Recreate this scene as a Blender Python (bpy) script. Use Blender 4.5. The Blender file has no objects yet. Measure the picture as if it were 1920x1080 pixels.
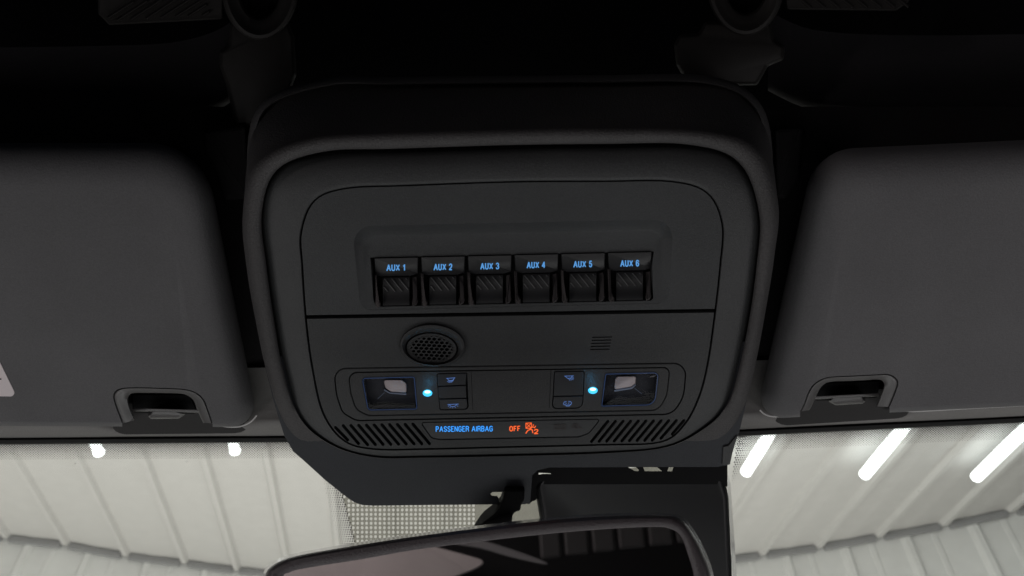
import bpy, bmesh, math, random
from mathutils import Vector, Matrix
random.seed(7)
sc = bpy.context.scene
C = sc.collection
F = 1396.0            # focal length in photo pixels (1920 wide)

# ------------------------------------------------------------ camera
cam_d = bpy.data.cameras.new("camera"); cam = bpy.data.objects.new("camera", cam_d); C.objects.link(cam)
cam_d.sensor_width = 36; cam_d.lens = F / 1920 * 36
cam_d.clip_start = 0.01; cam_d.clip_end = 100
cam.location = (0, 0, 0); cam.rotation_euler = (math.radians(90), 0, 0)
sc.camera = cam
cam_d.dof.use_dof = True; cam_d.dof.focus_distance = 0.42; cam_d.dof.aperture_fstop = 13
# ------------------------------------------------------------ world
w = bpy.data.worlds.new("World"); sc.world = w; w.use_nodes = True
bg = w.node_tree.nodes["Background"]; bg.inputs[0].default_value = (0.62, 0.76, 1.0, 1); bg.inputs[1].default_value = 0.009
# ------------------------------------------------------------ view
sc.view_settings.view_transform = 'Standard'; sc.view_settings.look = 'None'
sc.view_settings.exposure = 0; sc.view_settings.gamma = 1
sc.render.engine = 'CYCLES'
sc.cycles.use_denoising = True
sc.cycles.sample_clamp_indirect = 4.0
sc.cycles.max_bounces = 10

# real "up" and the garage axes, in the frame of the leaned-back camera
GD = Vector(((715-960)/F, 1, (540-1990)/F)).normalized()       # garage ribs run this way
_p = math.atan((1990-540)/F)
GU = Vector((0, math.sin(_p), math.cos(_p)))                   # real up
GR = GD.cross(GU).normalized()

def area(name, loc, target, sx, sy, power, color):
    d = bpy.data.lights.new(name, 'AREA'); d.shape = 'RECTANGLE'; d.size = sx; d.size_y = sy
    d.energy = power; d.color = color
    o = bpy.data.objects.new(name, d); C.objects.link(o); o.location = loc
    o.rotation_euler = (Vector(target) - Vector(loc)).to_track_quat('-Z', 'Y').to_euler()
    return o
# daylight-tube bounce from the cabin behind and below the camera
area("cabin_light", (0.0, -0.10, -0.42), (0.0, 0.45, -0.08), 0.7, 0.16, 0.34, (1.0, 0.965, 0.955))
area("window_light_left", (-0.66, 0.04, -0.42), (-0.16, 0.45, -0.10), 0.30, 0.26, 0.86, (1.0, 0.965, 0.955))
area("window_light_right", (0.68, 0.04, -0.42), (0.18, 0.45, -0.09), 0.30, 0.26, 0.90, (1.0, 0.955, 0.96))
# light coming up through the lower windshield
area("windshield_light", (0.0, 0.24, -0.85), (0.0, 0.42, -0.05), 1.5, 0.40, 2.6, (0.985, 1.0, 0.99))
area("rear_fill", (-0.85, -0.30, 0.25), (-0.45, -0.80, -0.10), 0.3, 0.3, 11.0, (1.0, 0.90, 0.88))  # unseen fill added to brighten the panels the mirror reflects
# unseen fill added below the garage ceiling, throwing soft light up on the sheeting
_gc = GD*2.7 + GU*0.75 - GR*0.8
area("garage_fill", _gc, _gc + GU, 7.0, 5.0, 130, (1.0, 0.98, 0.935))

# ------------------------------------------------------------ helpers
class Plane:
    """a flat face tilted back by t degrees; p(px, py, h) is the point of it seen at that photo pixel,
    h metres proud of it"""
    def __init__(s, depth, tilt, yaw=0.0):
        t = math.radians(tilt); y = math.radians(yaw)
        s.n = Matrix.Rotation(y, 3, 'Z') @ Vector((0, -math.cos(t), -math.sin(t)))
        s.c = s.n.dot(Vector((0, depth, 0)))
    def p(s, px, py, h=0.0):
        r = Vector(((px-960)/F, 1, (540-py)/F))
        return r * ((s.c + h) / s.n.dot(r))

def spline(pts, k=6, closed=True):
    n = len(pts); out = []
    for i in range(n if closed else n-1):
        P = [pts[(i+j-1) % n] if closed else pts[min(max(i+j-1, 0), n-1)] for j in range(4)]
        for a in range(k):
            t = a/k
            out.append(tuple(0.5*((2*P[1][c]) + (-P[0][c]+P[2][c])*t + (2*P[0][c]-5*P[1][c]+4*P[2][c]-P[3][c])*t*t
                       + (-P[0][c]+3*P[1][c]-3*P[2][c]+P[3][c])*t**3) for c in range(len(P[1]))))
    if not closed: out.append(tuple(pts[-1]))
    return out

def fillet(poly, rad, k=6):
    """polygon with rounded corners; rad one number or one per corner"""
    n = len(poly); out = []
    if not hasattr(rad, '__len__'): rad = [rad]*n
    for i in range(n):
        a, b, c = Vector(poly[i-1]), Vector(poly[i]), Vector(poly[(i+1) % n])
        r = rad[i]
        if r <= 0: out += [tuple(b)]*1; continue
        u = (a-b).normalized(); v = (c-b).normalized()
        ang = u.angle(v); d = min(r/math.tan(ang/2), (a-b).length*.49, (c-b).length*.49)
        p0 = b+u*d; p2 = b+v*d
        cw = 0.5 + 0.5*math.sin(ang/2)*0
        for j in range(k+1):
            t = j/k
            # rational quadratic = circular arc
            wt = math.sin(ang/2)
            den = (1-t)**2 + 2*wt*t*(1-t) + t*t
            q = (p0*(1-t)**2 + b*2*wt*t*(1-t) + p2*t*t)/den
            out.append((q.x, q.y))
    return out

def area2(p): return sum(p[i-1][0]*p[i][1]-p[i][0]*p[i-1][1] for i in range(len(p)))/2
def inset(poly, d):
    """shift a closed outline inwards by d pixels"""
    n = len(poly); s = 1 if area2(poly) > 0 else -1; out = []
    for i in range(n):
        a, b, c = Vector(poly[i-1]), Vector(poly[i]), Vector(poly[(i+1) % n])
        e1 = (b-a); e2 = (c-b)
        if e1.length < 1e-6: e1 = e2
        if e2.length < 1e-6: e2 = e1
        n1 = Vector((-e1.y, e1.x)).normalized()*s; n2 = Vector((-e2.y, e2.x)).normalized()*s
        m = (n1+n2)
        if m.length < 1e-4: m = n1
        m.normalize(); k = d/max(m.dot(n1), .5)
        out.append((b.x+m.x*k, b.y+m.y*k))
    return out
def lerp(A, B, t): return [tuple(a[c]*(1-t)+b[c]*t for c in range(len(a))) for a, b in zip(A, B)]

def finish(name, bm, mat, parent=None, bev=0, seg=2, smooth=30, keep=None):
    bmesh.ops.remove_doubles(bm, verts=bm.verts, dist=1e-6)
    bmesh.ops.recalc_face_normals(bm, faces=bm.faces)
    me = bpy.data.meshes.new(name); bm.to_mesh(me); bm.free()
    o = bpy.data.objects.new(name, me); C.objects.link(o)
    if mat: me.materials.append(mat)
    if smooth:
        for f in me.polygons: f.use_smooth = True
        me.set_sharp_from_angle(angle=math.radians(smooth))
    if bev:
        m = o.modifiers.new("bevel", 'BEVEL'); m.width = bev; m.segments = seg
        m.limit_method = 'ANGLE'; m.angle_limit = math.radians(35)
    if parent: o.parent = parent
    return o

def add_loft(bm, P, loops, closed=True, cap_last=False, cap_first=False):
    rows = [[bm.verts.new(P.p(*q) if not isinstance(q, Vector) else q) for q in L] for L in loops]
    n = len(rows[0])
    for a, b in zip(rows[:-1], rows[1:]):
        for i in range(n if closed else n-1):
            j = (i+1) % n
            try: bm.faces.new((a[i], a[j], b[j], b[i]))
            except ValueError: pass
    def cap(r):
        c = Vector((0, 0, 0))
        bm.faces.new(r)
    if cap_last: cap(rows[-1])
    if cap_first: cap(rows[0])
    return rows
def H(L, h): return [(q[0], q[1], h) for q in L]

def add_plate(bm, P, outer, holes=(), h=0.0, thick=0.003):
    """flat plate with holes, its walls running back along the plane's normal"""
    edges = []; b2 = bmesh.new()
    for L in [outer]+list(holes):
        L2 = []
        for q in L:
            if not L2 or (abs(q[0]-L2[-1][0])+abs(q[1]-L2[-1][1])) > 1e-4: L2.append(q)
        if (abs(L2[0][0]-L2[-1][0])+abs(L2[0][1]-L2[-1][1])) < 1e-4: L2.pop()
        vs = [b2.verts.new(P.p(q[0], q[1], h)) for q in L2]
        for i in range(len(vs)): edges.append(b2.edges.new((vs[i-1], vs[i])))
    bmesh.ops.triangle_fill(b2, use_beauty=True, use_dissolve=False, edges=edges, normal=P.n)
    if thick:
        border = [e for e in b2.edges if len(e.link_faces) == 1]
        r = bmesh.ops.extrude_edge_only(b2, edges=border)
        for v in r['geom']:
            if isinstance(v, bmesh.types.BMVert): v.co -= P.n*thick
    bmesh.ops.dissolve_limit(b2, angle_limit=math.radians(.5), verts=b2.verts, edges=b2.edges) if not holes else None
    me = bpy.data.meshes.new("tmp"); b2.to_mesh(me); b2.free(); bm.from_mesh(me); bpy.data.meshes.remove(me)

def plate(name, P, outer, mat, parent=None, holes=(), h=0.0, thick=0.003, bev=0.0004, smooth=30):
    bm = bmesh.new(); add_plate(bm, P, outer, holes, h, thick)
    return finish(name, bm, mat, parent, bev, 2, smooth)

def ell(cx, cy, rx, ry, n=48, rot=0.0):
    c, s = math.cos(rot), math.sin(rot)
    return [(cx+rx*math.cos(a)*c-ry*math.sin(a)*s, cy+rx*math.cos(a)*s+ry*math.sin(a)*c)
            for a in (2*math.pi*i/n for i in range(n))]

def add_stroke(bm, P, pts, wd, h=0.0003, closed=False):
    n = len(pts)
    for i in range(n if closed else n-1):
        a, b = Vector(pts[i]), Vector(pts[(i+1) % n])
        d = (b-a)
        if d.length < 1e-5: continue
        d.normalize(); m = Vector((-d.y, d.x))*wd/2; a2 = a-d*wd*(.25 if n > 2 else .0); b2 = b+d*wd*(.25 if n > 2 else .0)
        q = [a2+m, b2+m, b2-m, a2-m]
        bm.faces.new([bm.verts.new(P.p(v.x, v.y, (h(v.x, v.y) if callable(h) else h)+1e-6*i)) for v in q])

def _arc(cx, cy, rx, ry, a0, a1, n=8):
    return [(cx+rx*math.cos(math.radians(a0+(a1-a0)*k/n)), cy+ry*math.sin(math.radians(a0+(a1-a0)*k/n))) for k in range(n+1)]
GL = {
 'A': (.66, [[(0, 0), (.5, 1), (1, 0)], [(.18, .34), (.82, .34)]]),
 'U': (.54, [[(0, 1), (0, .3)]+_arc(.5, .3, .5, .3, 180, 360)+[(1, .3), (1, 1)]]),
 'X': (.60, [[(0, 0), (1, 1)], [(0, 1), (1, 0)]]),
 'P': (.50, [[(0, 0), (0, 1), (.55, 1)]+_arc(.55, .74, .45, .26, 90, -90)+[(0, .48)]]),
 'R': (.54, [[(0, 0), (0, 1), (.55, 1)]+_arc(.55, .75, .45, .25, 90, -90)+[(0, .5)], [(.55, .5), (.92, .35), (1, 0)]]),
 'B': (.52, [[(0, 0), (0, 1), (.55, 1)]+_arc(.55, .77, .40, .23, 90, -90)+[(0, .54)], [(.55, .54)]+_arc(.55, .27, .45, .27, 90, -90)+[(0, 0)]]),
 'S': (.50, [_arc(.5, .74, .48, .26, 15, 200)+[(.2, .56), (.8, .44)]+_arc(.5, .26, .5, .26, 20, -165)]),
 'E': (.44, [[(1, 1), (0, 1), (0, 0), (1, 0)], [(0, .52), (.9, .52)]]),
 'F': (.44, [[(1, 1), (0, 1), (0, 0)], [(0, .50), (.88, .50)]]),
 'N': (.54, [[(0, 0), (0, 1), (1, 0), (1, 1)]]),
 'G': (.56, [_arc(.5, .70, .5, .30, 20, 180)+[(0, .3)]+_arc(.5, .30, .5, .30, 180, 360)+[(1, .46), (.55, .46)]]),
 'O': (.56, [_arc(.5, .68, .5, .32, 0, 180)+_arc(.5, .32, .5, .32, 180, 360)+[(1, .68)]]),
 'I': (.01, [[(.5, 0), (.5, 1)]]),
 '1': (.22, [[(0, .74), (.75, .86), (1, 1), (1, 0)]]),
 '2': (.48, [_arc(.5, .72, .5, .28, 170, -30)+[(.75, .42), (.1, .1), (0, 0), (1, 0)]]),
 '3': (.48, [_arc(.48, .75, .46, .25, 160, -85)+_arc(.48, .26, .52, .26, 80, -165)]),
 '4': (.52, [[(.74, 0), (.74, 1), (0, .3), (0, .27), (1, .27)]]),
 '5': (.48, [[(.92, 1), (.2, 1), (.1, .52)]+_arc(.48, .32, .5, .32, 130, -160)]),
 '6': (.48, [_arc(.5, .70, .48, .30, 20, 180)+[(0, .4)]+_arc(.5, .30, .5, .30, 180, 540)]),
 ' ': (.16, []),
}
def text(P, body, x0, x1, yb0, yb1, cap, mat, parent, name, h=0.0003, wt=1.9):
    """lettering lying on the face, drawn from strokes: baseline (x0,yb0) to (x1,yb1), cap height and weight in pixels"""
    gap = .15+wt/cap; adv = [GL[c][0] for c in body]
    total = sum(adv)+gap*(len(body)-1); k = (x1-x0-wt)/total
    bm = bmesh.new(); x = 0; hh = cap-wt
    for c, a in zip(body, adv):
        for st in GL[c][1]:
            pts = []
            for u, v in st:
                t = (x+u*a)/total; pts.append((x0+wt/2+(x+u*a)*k, yb0+(yb1-yb0)*t-wt/2-v*hh))
            add_stroke(bm, P, pts, wt, h)
        x += a+gap
    return finish(name, bm, mat, parent, smooth=0)

def thing(name, label, cat, loc=(0, 0, 0), group=None):
    o = bpy.data.objects.new(name, None); C.objects.link(o); o.empty_display_size = .02
    # the empties stay at the origin of the car's frame so parts keep their coordinates
    o["label"] = label; o["category"] = cat
    if group: o["group"] = group
    return o
def tag(o, label=None, cat=None, group=None, kind=None):
    if label: o["label"] = label
    if cat: o["category"] = cat
    if group: o["group"] = group
    if kind: o["kind"] = kind
    return o

# ------------------------------------------------------------ materials
def mat(name, col, rough=.5, spec=.5, metal=0.0, grain=0.0, gscale=900, emit=None, estr=0, var=0.0, fuzz=0.0, gdetail=3):
    m = bpy.data.materials.new(name); m.use_nodes = True; nt = m.node_tree; b = nt.nodes["Principled BSDF"]
    b.inputs["Base Color"].default_value = (*col, 1); b.inputs["Roughness"].default_value = rough
    b.inputs["Specular IOR Level"].default_value = spec; b.inputs["Metallic"].default_value = metal
    if fuzz:
        b.inputs["Sheen Weight"].default_value = fuzz; b.inputs["Sheen Roughness"].default_value = .5
    if emit:
        b.inputs["Emission Color"].default_value = (*emit, 1); b.inputs["Emission Strength"].default_value = estr
    if grain or var:
        tc = nt.nodes.new("ShaderNodeTexCoord")
        if grain:
            nz = nt.nodes.new("ShaderNodeTexNoise"); nz.inputs["Scale"].default_value = gscale; nz.inputs["Detail"].default_value = gdetail
            bp = nt.nodes.new("ShaderNodeBump"); bp.inputs["Strength"].default_value = grain; bp.inputs["Distance"].default_value = 0.0004
            nt.links.new(tc.outputs["Object"], nz.inputs["Vector"]); nt.links.new(nz.outputs["Fac"], bp.inputs["Height"])
            nt.links.new(bp.outputs["Normal"], b.inputs["Normal"])
        if var:
            n2 = nt.nodes.new("ShaderNodeTexNoise"); n2.inputs["Scale"].default_value = 14; n2.inputs["Detail"].default_value = 5
            n3 = nt.nodes.new("ShaderNodeTexNoise"); n3.inputs["Scale"].default_value = 1150; n3.inputs["Detail"].default_value = 2
            ad = nt.nodes.new("ShaderNodeMath"); ad.operation = 'ADD'
            mr = nt.nodes.new("ShaderNodeMapRange"); mr.inputs[1].default_value = .7; mr.inputs[2].default_value = 1.3
            mr.inputs[3].default_value = 1-var; mr.inputs[4].default_value = 1+var
            mx = nt.nodes.new("ShaderNodeVectorMath"); mx.operation = 'SCALE'; mx.inputs[0].default_value = col
            nt.links.new(tc.outputs["Object"], n2.inputs["Vector"]); nt.links.new(tc.outputs["Object"], n3.inputs["Vector"])
            nt.links.new(n2.outputs["Fac"], ad.inputs[0]); nt.links.new(n3.outputs["Fac"], ad.inputs[1])
            nt.links.new(ad.outputs[0], mr.inputs[0]); nt.links.new(mr.outputs[0], mx.inputs["Scale"])
            nt.links.new(mx.outputs[0], b.inputs["Base Color"])
    return m
def see_through(name, tint, alpha, col=(.05, .05, .05), rough=.3):
    """thin sheet: part of the light goes straight through"""
    m = bpy.data.materials.new(name); m.use_nodes = True; nt = m.node_tree; b = nt.nodes["Principled BSDF"]
    b.inputs["Base Color"].default_value = (*col, 1); b.inputs["Roughness"].default_value = rough
    tr = nt.nodes.new("ShaderNodeBsdfTransparent"); tr.inputs[0].default_value = (*tint, 1)
    mx = nt.nodes.new("ShaderNodeMixShader"); mx.inputs[0].default_value = alpha
    nt.links.new(tr.outputs[0], mx.inputs[1]); nt.links.new(b.outputs[0], mx.inputs[2])
    nt.links.new(mx.outputs[0], nt.nodes["Material Output"].inputs[0])
    return m

M = {}
M['plastic'] = mat('console_plastic', (.030, .0315, .033), .58, .35, grain=.4, gscale=1300, var=.22)
M['frame'] = mat('frame_plastic', (.041, .0425, .044), .58, .35, grain=.4, gscale=1300, var=.22)
M['plastic_cool'] = mat('trim_plastic', (.019, .021, .026), .62, .3, grain=.4, gscale=1300, var=.22)
M['panel'] = mat('switch_panel_plastic', (.030, .032, .034), .55, .35, grain=.4, gscale=1300, var=.22)
M['pad'] = mat('grained_vinyl', (.048, .046, .047), .62, .30, grain=1.0, gscale=1100, var=.30)
M['switch'] = mat('switch_plastic', (.010, .010, .0115), .38, .45, grain=.1, gscale=2500)
M['paddle'] = mat('paddle_plastic', (.020, .0205, .022), .45, .4, grain=.15, gscale=2500)
M['lit_rib'] = mat('rib_plastic_lit', (.075, .075, .077), .32, .6)  # light on the ridges put into a paler colour than the paddle
M['guard'] = mat('guard_plastic', (.062, .056, .057), .25, .8, grain=.08, gscale=2000)
M['dark'] = mat('black_cavity_plastic', (.004, .004, .0045), .8, .1)
M['pod'] = mat('pod_plastic', (.023, .0235, .025), .5, .35, grain=.4, gscale=1300, var=.22)
M['button'] = mat('button_plastic', (.014, .015, .018), .42, .4, grain=.1, gscale=2500)
M['visor'] = mat('visor_vinyl', (.090, .0882, .0925), .66, .24, grain=.7, gscale=1200, var=.15, fuzz=.03)
M['visor_trim'] = mat('visor_trim_plastic', (.075, .072, .073), .36, .5, grain=.2, gscale=2200)
M['header'] = mat('header_plastic', (.17, .165, .16), .60, .35, grain=.5, gscale=1200, var=.12)
M['headliner'] = mat('headliner_fabric', (.020, .019, .020), .9, .1, grain=.5, gscale=900, var=.15)
M['roof'] = mat('roof_lining', (.020, .019, .021), .85, .15, grain=.4, gscale=700, var=.15)
M['latch'] = mat('latch_plastic', (.013, .0118, .0112), .6, .25, grain=.15, gscale=1500)
M['recess_shade'] = mat('recess_shade_dark', (.022, .021, .021), .6, .25, var=.1)  # shade below the visor clips, put into a darker colour
M['seal'] = mat('rubber_seal', (.010, .010, .010), .7, .2)
M['mirror_shell'] = mat('mirror_grained_plastic', (.055, .047, .051), .42, .5, grain=1.0, gscale=1100, var=.18)
M['mirror_glass'] = mat('mirror_glass', (.72, .70, .70), .015, .5, metal=1.0)
M['box'] = mat('sensor_cover_plastic', (.006, .0058, .007), .45, .25, grain=.15, gscale=2000)
M['sticker'] = mat('sticker_paper', (.62, .56, .57), .6, .3, var=.03)
M['ink'] = mat('printed_ink', (.04, .035, .04), .7, .2)
M['text_blue'] = mat('backlit_blue', (.02, .04, .06), .5, .3, emit=(.105, .36, .80), estr=.85)
M['text_blue2'] = mat('backlit_deep_blue', (.02, .04, .06), .5, .3, emit=(.035, .33, 1.0), estr=1.15)
M['icon_blue'] = mat('backlit_icon', (.02, .03, .06), .5, .3, emit=(.12, .24, .62), estr=.75)
M['text_orange'] = mat('warning_orange', (.05, .02, .01), .5, .3, emit=(1.0, .13, .025), estr=1.05)
M['ghost'] = mat('unlit_symbol', (.032, .026, .026), .5, .3)
M['led'] = mat('led_cyan', (.02, .05, .08), .3, .5, emit=(.06, .55, .95), estr=1.4)
M['led_core'] = mat('led_core', (.3, .4, .5), .3, .5, emit=(.65, 1.0, 1.0), estr=2.6)
M['lens_pod'] = mat('lamp_well', (.005, .005, .006), .5, .25)
M['reflector'] = mat('lamp_optic', (.55, .49, .475), .35, .6, grain=.15, gscale=500)
M['optic_edge'] = mat('lamp_optic_edge', (.16, .20, .27), .25, .6)
M['lens_edge'] = mat('lens_edge_glow', (.02, .03, .06), .2, .6, emit=(.05, .10, .26), estr=.28)
M['garage'] = mat('white_sheeting', (.535, .532, .512), .60, .3, var=.04)
M['wallsheet'] = mat('wall_sheeting', (.70, .71, .69), .5, .3, var=.05)
M['shade_mount'] = mat('shade_mount_grey', (.25, .253, .255), .5, .3, var=.06)  # painted shade at the ceiling border; the lamp mounts share it
M['tube'] = mat('lamp_tube', (1, 1, 1), .5, .3, emit=(.93, 1.0, 1.0), estr=3.4)
M['frit'] = mat('ceramic_print', (.10, .095, .10), .6, .2)
M['frit_sheet'] = see_through('frit_sheet', (.55, .545, .50), .30, (.22, .215, .19), .5)
M['glint'] = mat('lens_glint', (.055, .052, .054), .25, .6)  # grey of the glints drawn inside the lamp lenses
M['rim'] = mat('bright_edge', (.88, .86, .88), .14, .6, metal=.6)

# garage windscreen glass: clear sheet, faint reflections, a trace of dust
def glass_mat():
    m = bpy.data.materials.new('windscreen_glass'); m.use_nodes = True; nt = m.node_tree
    for n in list(nt.nodes):
        if n.type == 'BSDF_PRINCIPLED': nt.nodes.remove(n)
    tr = nt.nodes.new("ShaderNodeBsdfTransparent"); tr.inputs[0].default_value = (.955, .96, .945, 1)
    gl = nt.nodes.new("ShaderNodeBsdfGlossy"); gl.inputs["Roughness"].default_value = .02
    df = nt.nodes.new("ShaderNodeBsdfTranslucent"); df.inputs[0].default_value = (.95, .95, .92, 1)
    fr = nt.nodes.new("ShaderNodeFresnel"); fr.inputs[0].default_value = 1.12
    m1 = nt.nodes.new("ShaderNodeMixShader"); m2 = nt.nodes.new("ShaderNodeMixShader")
    tc = nt.nodes.new("ShaderNodeTexCoord"); v = nt.nodes.new("ShaderNodeTexVoronoi"); v.inputs["Scale"].default_value = 34
    cr = nt.nodes.new("ShaderNodeMapRange"); cr.inputs[1].default_value = .012; cr.inputs[2].default_value = .035
    cr.inputs[3].default_value = .9; cr.inputs[4].default_value = .10
    nz = nt.nodes.new("ShaderNodeTexNoise"); nz.inputs["Scale"].default_value = 9
    md = nt.nodes.new("ShaderNodeMath"); md.operation = 'MULTIPLY'
    L = nt.links
    L.new(tc.outputs["Object"], v.inputs["Vector"]); L.new(v.outputs["Distance"], cr.inputs[0])
    L.new(tc.outputs["Object"], nz.inputs["Vector"]); L.new(cr.outputs[0], md.inputs[0]); L.new(nz.outputs["Fac"], md.inputs[1])
    L.new(fr.outputs[0], m1.inputs[0]); L.new(tr.outputs[0], m1.inputs[1]); L.new(gl.outputs[0], m1.inputs[2])
    L.new(md.outputs[0], m2.inputs[0]); L.new(m1.outputs[0], m2.inputs[1]); L.new(df.outputs[0], m2.inputs[2])
    L.new(m2.outputs[0], nt.nodes["Material Output"].inputs[0])
    return m
M['glass'] = glass_mat()

# lamp lens: thin clear cover
def lens_mat():
    m = bpy.data.materials.new('lamp_lens_clear'); m.use_nodes = True; nt = m.node_tree
    nt.nodes.remove(nt.nodes["Principled BSDF"])
    tr = nt.nodes.new("ShaderNodeBsdfTransparent"); tr.inputs[0].default_value = (.9, .9, .93, 1); m = m
    gl = nt.nodes.new("ShaderNodeBsdfGlossy"); gl.inputs["Roughness"].default_value = .08
    fr = nt.nodes.new("ShaderNodeFresnel"); fr.inputs[0].default_value = 1.16
    m1 = nt.nodes.new("ShaderNodeMixShader"); L = nt.links
    L.new(fr.outputs[0], m1.inputs[0]); L.new(tr.outputs[0], m1.inputs[1]); L.new(gl.outputs[0], m1.inputs[2])
    L.new(m1.outputs[0], nt.nodes["Material Output"].inputs[0]); return m
M['lens'] = lens_mat()

T = 28.0
PC = Plane(0.40, T)           # console face
PV = Plane(0.425, T)          # sun visors
PH = Plane(0.475, T)          # headliner behind them
PR = Plane(0.60, 10)          # roof panel above
PW = Plane(0.585, -9.5)       # windscreen

# ============================================================ GARAGE
def G(a, d, u): return GR*a + GD*d + GU*u
CE = 2.2
ribs_a = [-4.8+.3235*i+.0 for i in range(0, 33)]
border = [(-6, 3.9), (-4.2, 4.22), (-3.2, 4.42), (-2.182, 4.56), (-1.85, 4.665), (-1.508, 4.72), (-1.193, 4.78), (-.4, 4.84), (.5, 4.78), (1.3, 4.5),
          (2.076, 4.173), (2.386, 4.038), (2.691, 3.867), (3.007, 3.694), (3.308, 3.50), (4.2, 2.9), (6, 1.8)]
def bd(a):
    for (a0, d0), (a1, d1) in zip(border[:-1], border[1:]):
        if a <= a1: return d0+(d1-d0)*(a-a0)/(a1-a0)
    return border[-1][1]
bm = bmesh.new()
prof = []
for a in [-2.182-.33*k for k in range(10, 0, -1)]+[-2.182, -1.852, -1.508, -1.193]+[-1.193+(2.076+1.193)/10*k for k in range(1, 10)]+[2.076, 2.386, 2.691, 3.007, 3.308]+[3.308+.31*k for k in range(1, 8)]:
    prof.append((a, 1))
pts = []
for a, _ in prof:
    pts += [(a-.10, CE), (a-.030, CE), (a-.015, CE-.025), (a+.012, CE-.025), (a+.026, CE), (a+.10, CE-.0)]
    pts += [(a+.13, CE-.003), (a+.16, CE-.003)]
r0 = [bm.verts.new(G(a, bd(a), u)) for a, u in pts]; r1 = [bm.verts.new(G(a, .6, u)) for a, u in pts]
for i in range(len(pts)-1): bm.faces.new((r0[i], r0[i+1], r1[i+1], r1[i]))
o = finish("ceiling", bm, M['garage'], smooth=25); tag(o, "white ribbed sheet ceiling of the garage seen through the windshield", kind="structure")
# wall below the border, ribbed like the ceiling
bm = bmesh.new(); W = []
wa = [a+.13 for a, _ in prof]
top = []
for a in wa:
    for da, dd in ((-.028, 0), (-.012, -.022), (.012, -.022), (.028, 0), (.12, 0), (.125, -.005), (.145, -.005), (.15, 0)):
        top.append((a+da, dd))
r0 = [bm.verts.new(G(a, bd(a)+.03+dd, CE+.05)) for a, dd in top]; r1 = [bm.verts.new(G(a, bd(a)+.03+dd, -1.5)) for a, dd in top]
for i in range(len(top)-1): bm.faces.new((r0[i], r0[i+1], r1[i+1], r1[i]))
o = finish("wall", bm, M['wallsheet'], smooth=25); tag(o, "grey ribbed sheet wall at the far end of the garage", kind="structure")
# grey strip standing in for the shadow line along the ceiling border
bm = bmesh.new()
L = []
k = [a for a, _ in prof]
for i in range(len(k)-1):
    a0, a1 = k[i]+.022, k[i+1]-.022
    q = [G(a0, bd(a0)-.012, CE-.006), G(a1, bd(a1)-.012, CE-.006), G(a1, bd(a1)-.012, CE-.045), G(a0, bd(a0)-.012, CE-.045)]
    q2 = [v+GD*.03 for v in q]
    vs = [bm.verts.new(v) for v in q+q2]
    for f in ((0, 1, 2, 3), (7, 6, 5, 4), (0, 4, 5, 1), (3, 2, 6, 7), (1, 5, 6, 2), (0, 3, 7, 4)): bm.faces.new([vs[j] for j in f])
o = finish("border_shade", bm, M['shade_mount'], bev=.006); tag(o, "grey notched strip standing for the shadow where the ribbed ceiling meets the wall", kind="structure")
# floor far below and in front, catches the light
bm = bmesh.new(); vs = [bm.verts.new(G(a, d, -1.5)) for a, d in ((-7, .9), (7, .9), (7, 6), (-7, 6))]; bm.faces.new(vs)
o = finish("floor", bm, mat('concrete', (.30, .30, .29), .6, .3, var=.1, gscale=40)); tag(o, kind="structure")
# tube lamps
def tube(a, dend, u, label, rad=.027):
    bm = bmesh.new(); n = 14; rows = []
    prof = [(.0, .004), (.006, .016), (.016, .026), (.03, rad), (2.0, rad)]
    for dd, r in prof:
        rows.append([bm.verts.new(G(a, dend-dd, u)+GR*r*math.cos(t)+GU*r*math.sin(t)) for t in (2*math.pi*i/n for i in range(n))])
    for x, y in zip(rows[:-1], rows[1:]):
        for i in range(n): bm.faces.new((x[i], x[(i+1) % n], y[(i+1) % n], y[i]))
    bm.faces.new(rows[0]); bm.faces.new(rows[-1])
    root = thing("ceiling_light", label, "light", group="tube lights under the garage ceiling")
    finish("tube", bm, M['tube'], root)
    for dd in (.5, 1.5):
        bm = bmesh.new()
        vs = [bm.verts.new(G(a+x, dend-dd+y, z)) for z in (u+.02, CE+.0) for x, y in ((-.012, -.02), (.012, -.02), (.012, .02), (-.012, .02))]
        for f in ((0, 1, 2, 3), (7, 6, 5, 4), (0, 4, 5, 1), (1, 5, 6, 2), (2, 6, 7, 3), (3, 7, 4, 0)): bm.faces.new([vs[j] for j in f])
        finish("mount", bm, M['shade_mount'], root)
UL = 2.10
s = UL/2.2
tube(-1.736*s, 3.56*s, UL, "bright tube light showing only its tip under the header left of the left visor clip", .023)
tube(-1.03*s, 3.46*s, UL, "bright tube light showing only its tip under the header right of the left visor clip", .023)
tube(1.672*s, 3.335*s, UL, "white tube light nearest the mirror cover in the right half of the windshield")
tube(2.318*s, 3.285*s, UL, "middle one of three slanting white tube lights in the right windshield")
tube(2.93*s, 3.235*s, UL, "white tube light at the far right edge of the windshield")

# ============================================================ WINDSHIELD
ws = thing("windshield", "clear windshield with dotted black print along its top edge", "windshield")
plate("glass", PW, [(-500, 760), (2500, 740), (2500, 1400), (-500, 1400)], M['glass'], ws, thick=.004, bev=0)
# dotted print along the top edge; one mesh, a pattern
def topline(x):
    if x < 960: return 832 - (x/545.0)*3
    return 816.5 - (x-1383)/(1920-1383)*25
bm = bmesh.new(); pit = 5.0
def dot(bm, x, y, r, h=.0012, n=6):
    bm.faces.new([bm.verts.new(PW.p(x+r*math.cos(a), y+r*math.sin(a), h)) for a in (2*math.pi*i/n for i in range(n))])
for x_0, x_1 in ((-260, 610), (1372, 2180)):
    x = x_0; col = 0
    while x < x_1:
        for r in range(7):
            yy = topline(x) + 1 + r*4.3 + (2.15 if col % 2 else 0)
            rr = 1.75 - r*.17
            dot(bm, x, yy, rr)
        x += 2.5; col += 1
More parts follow.
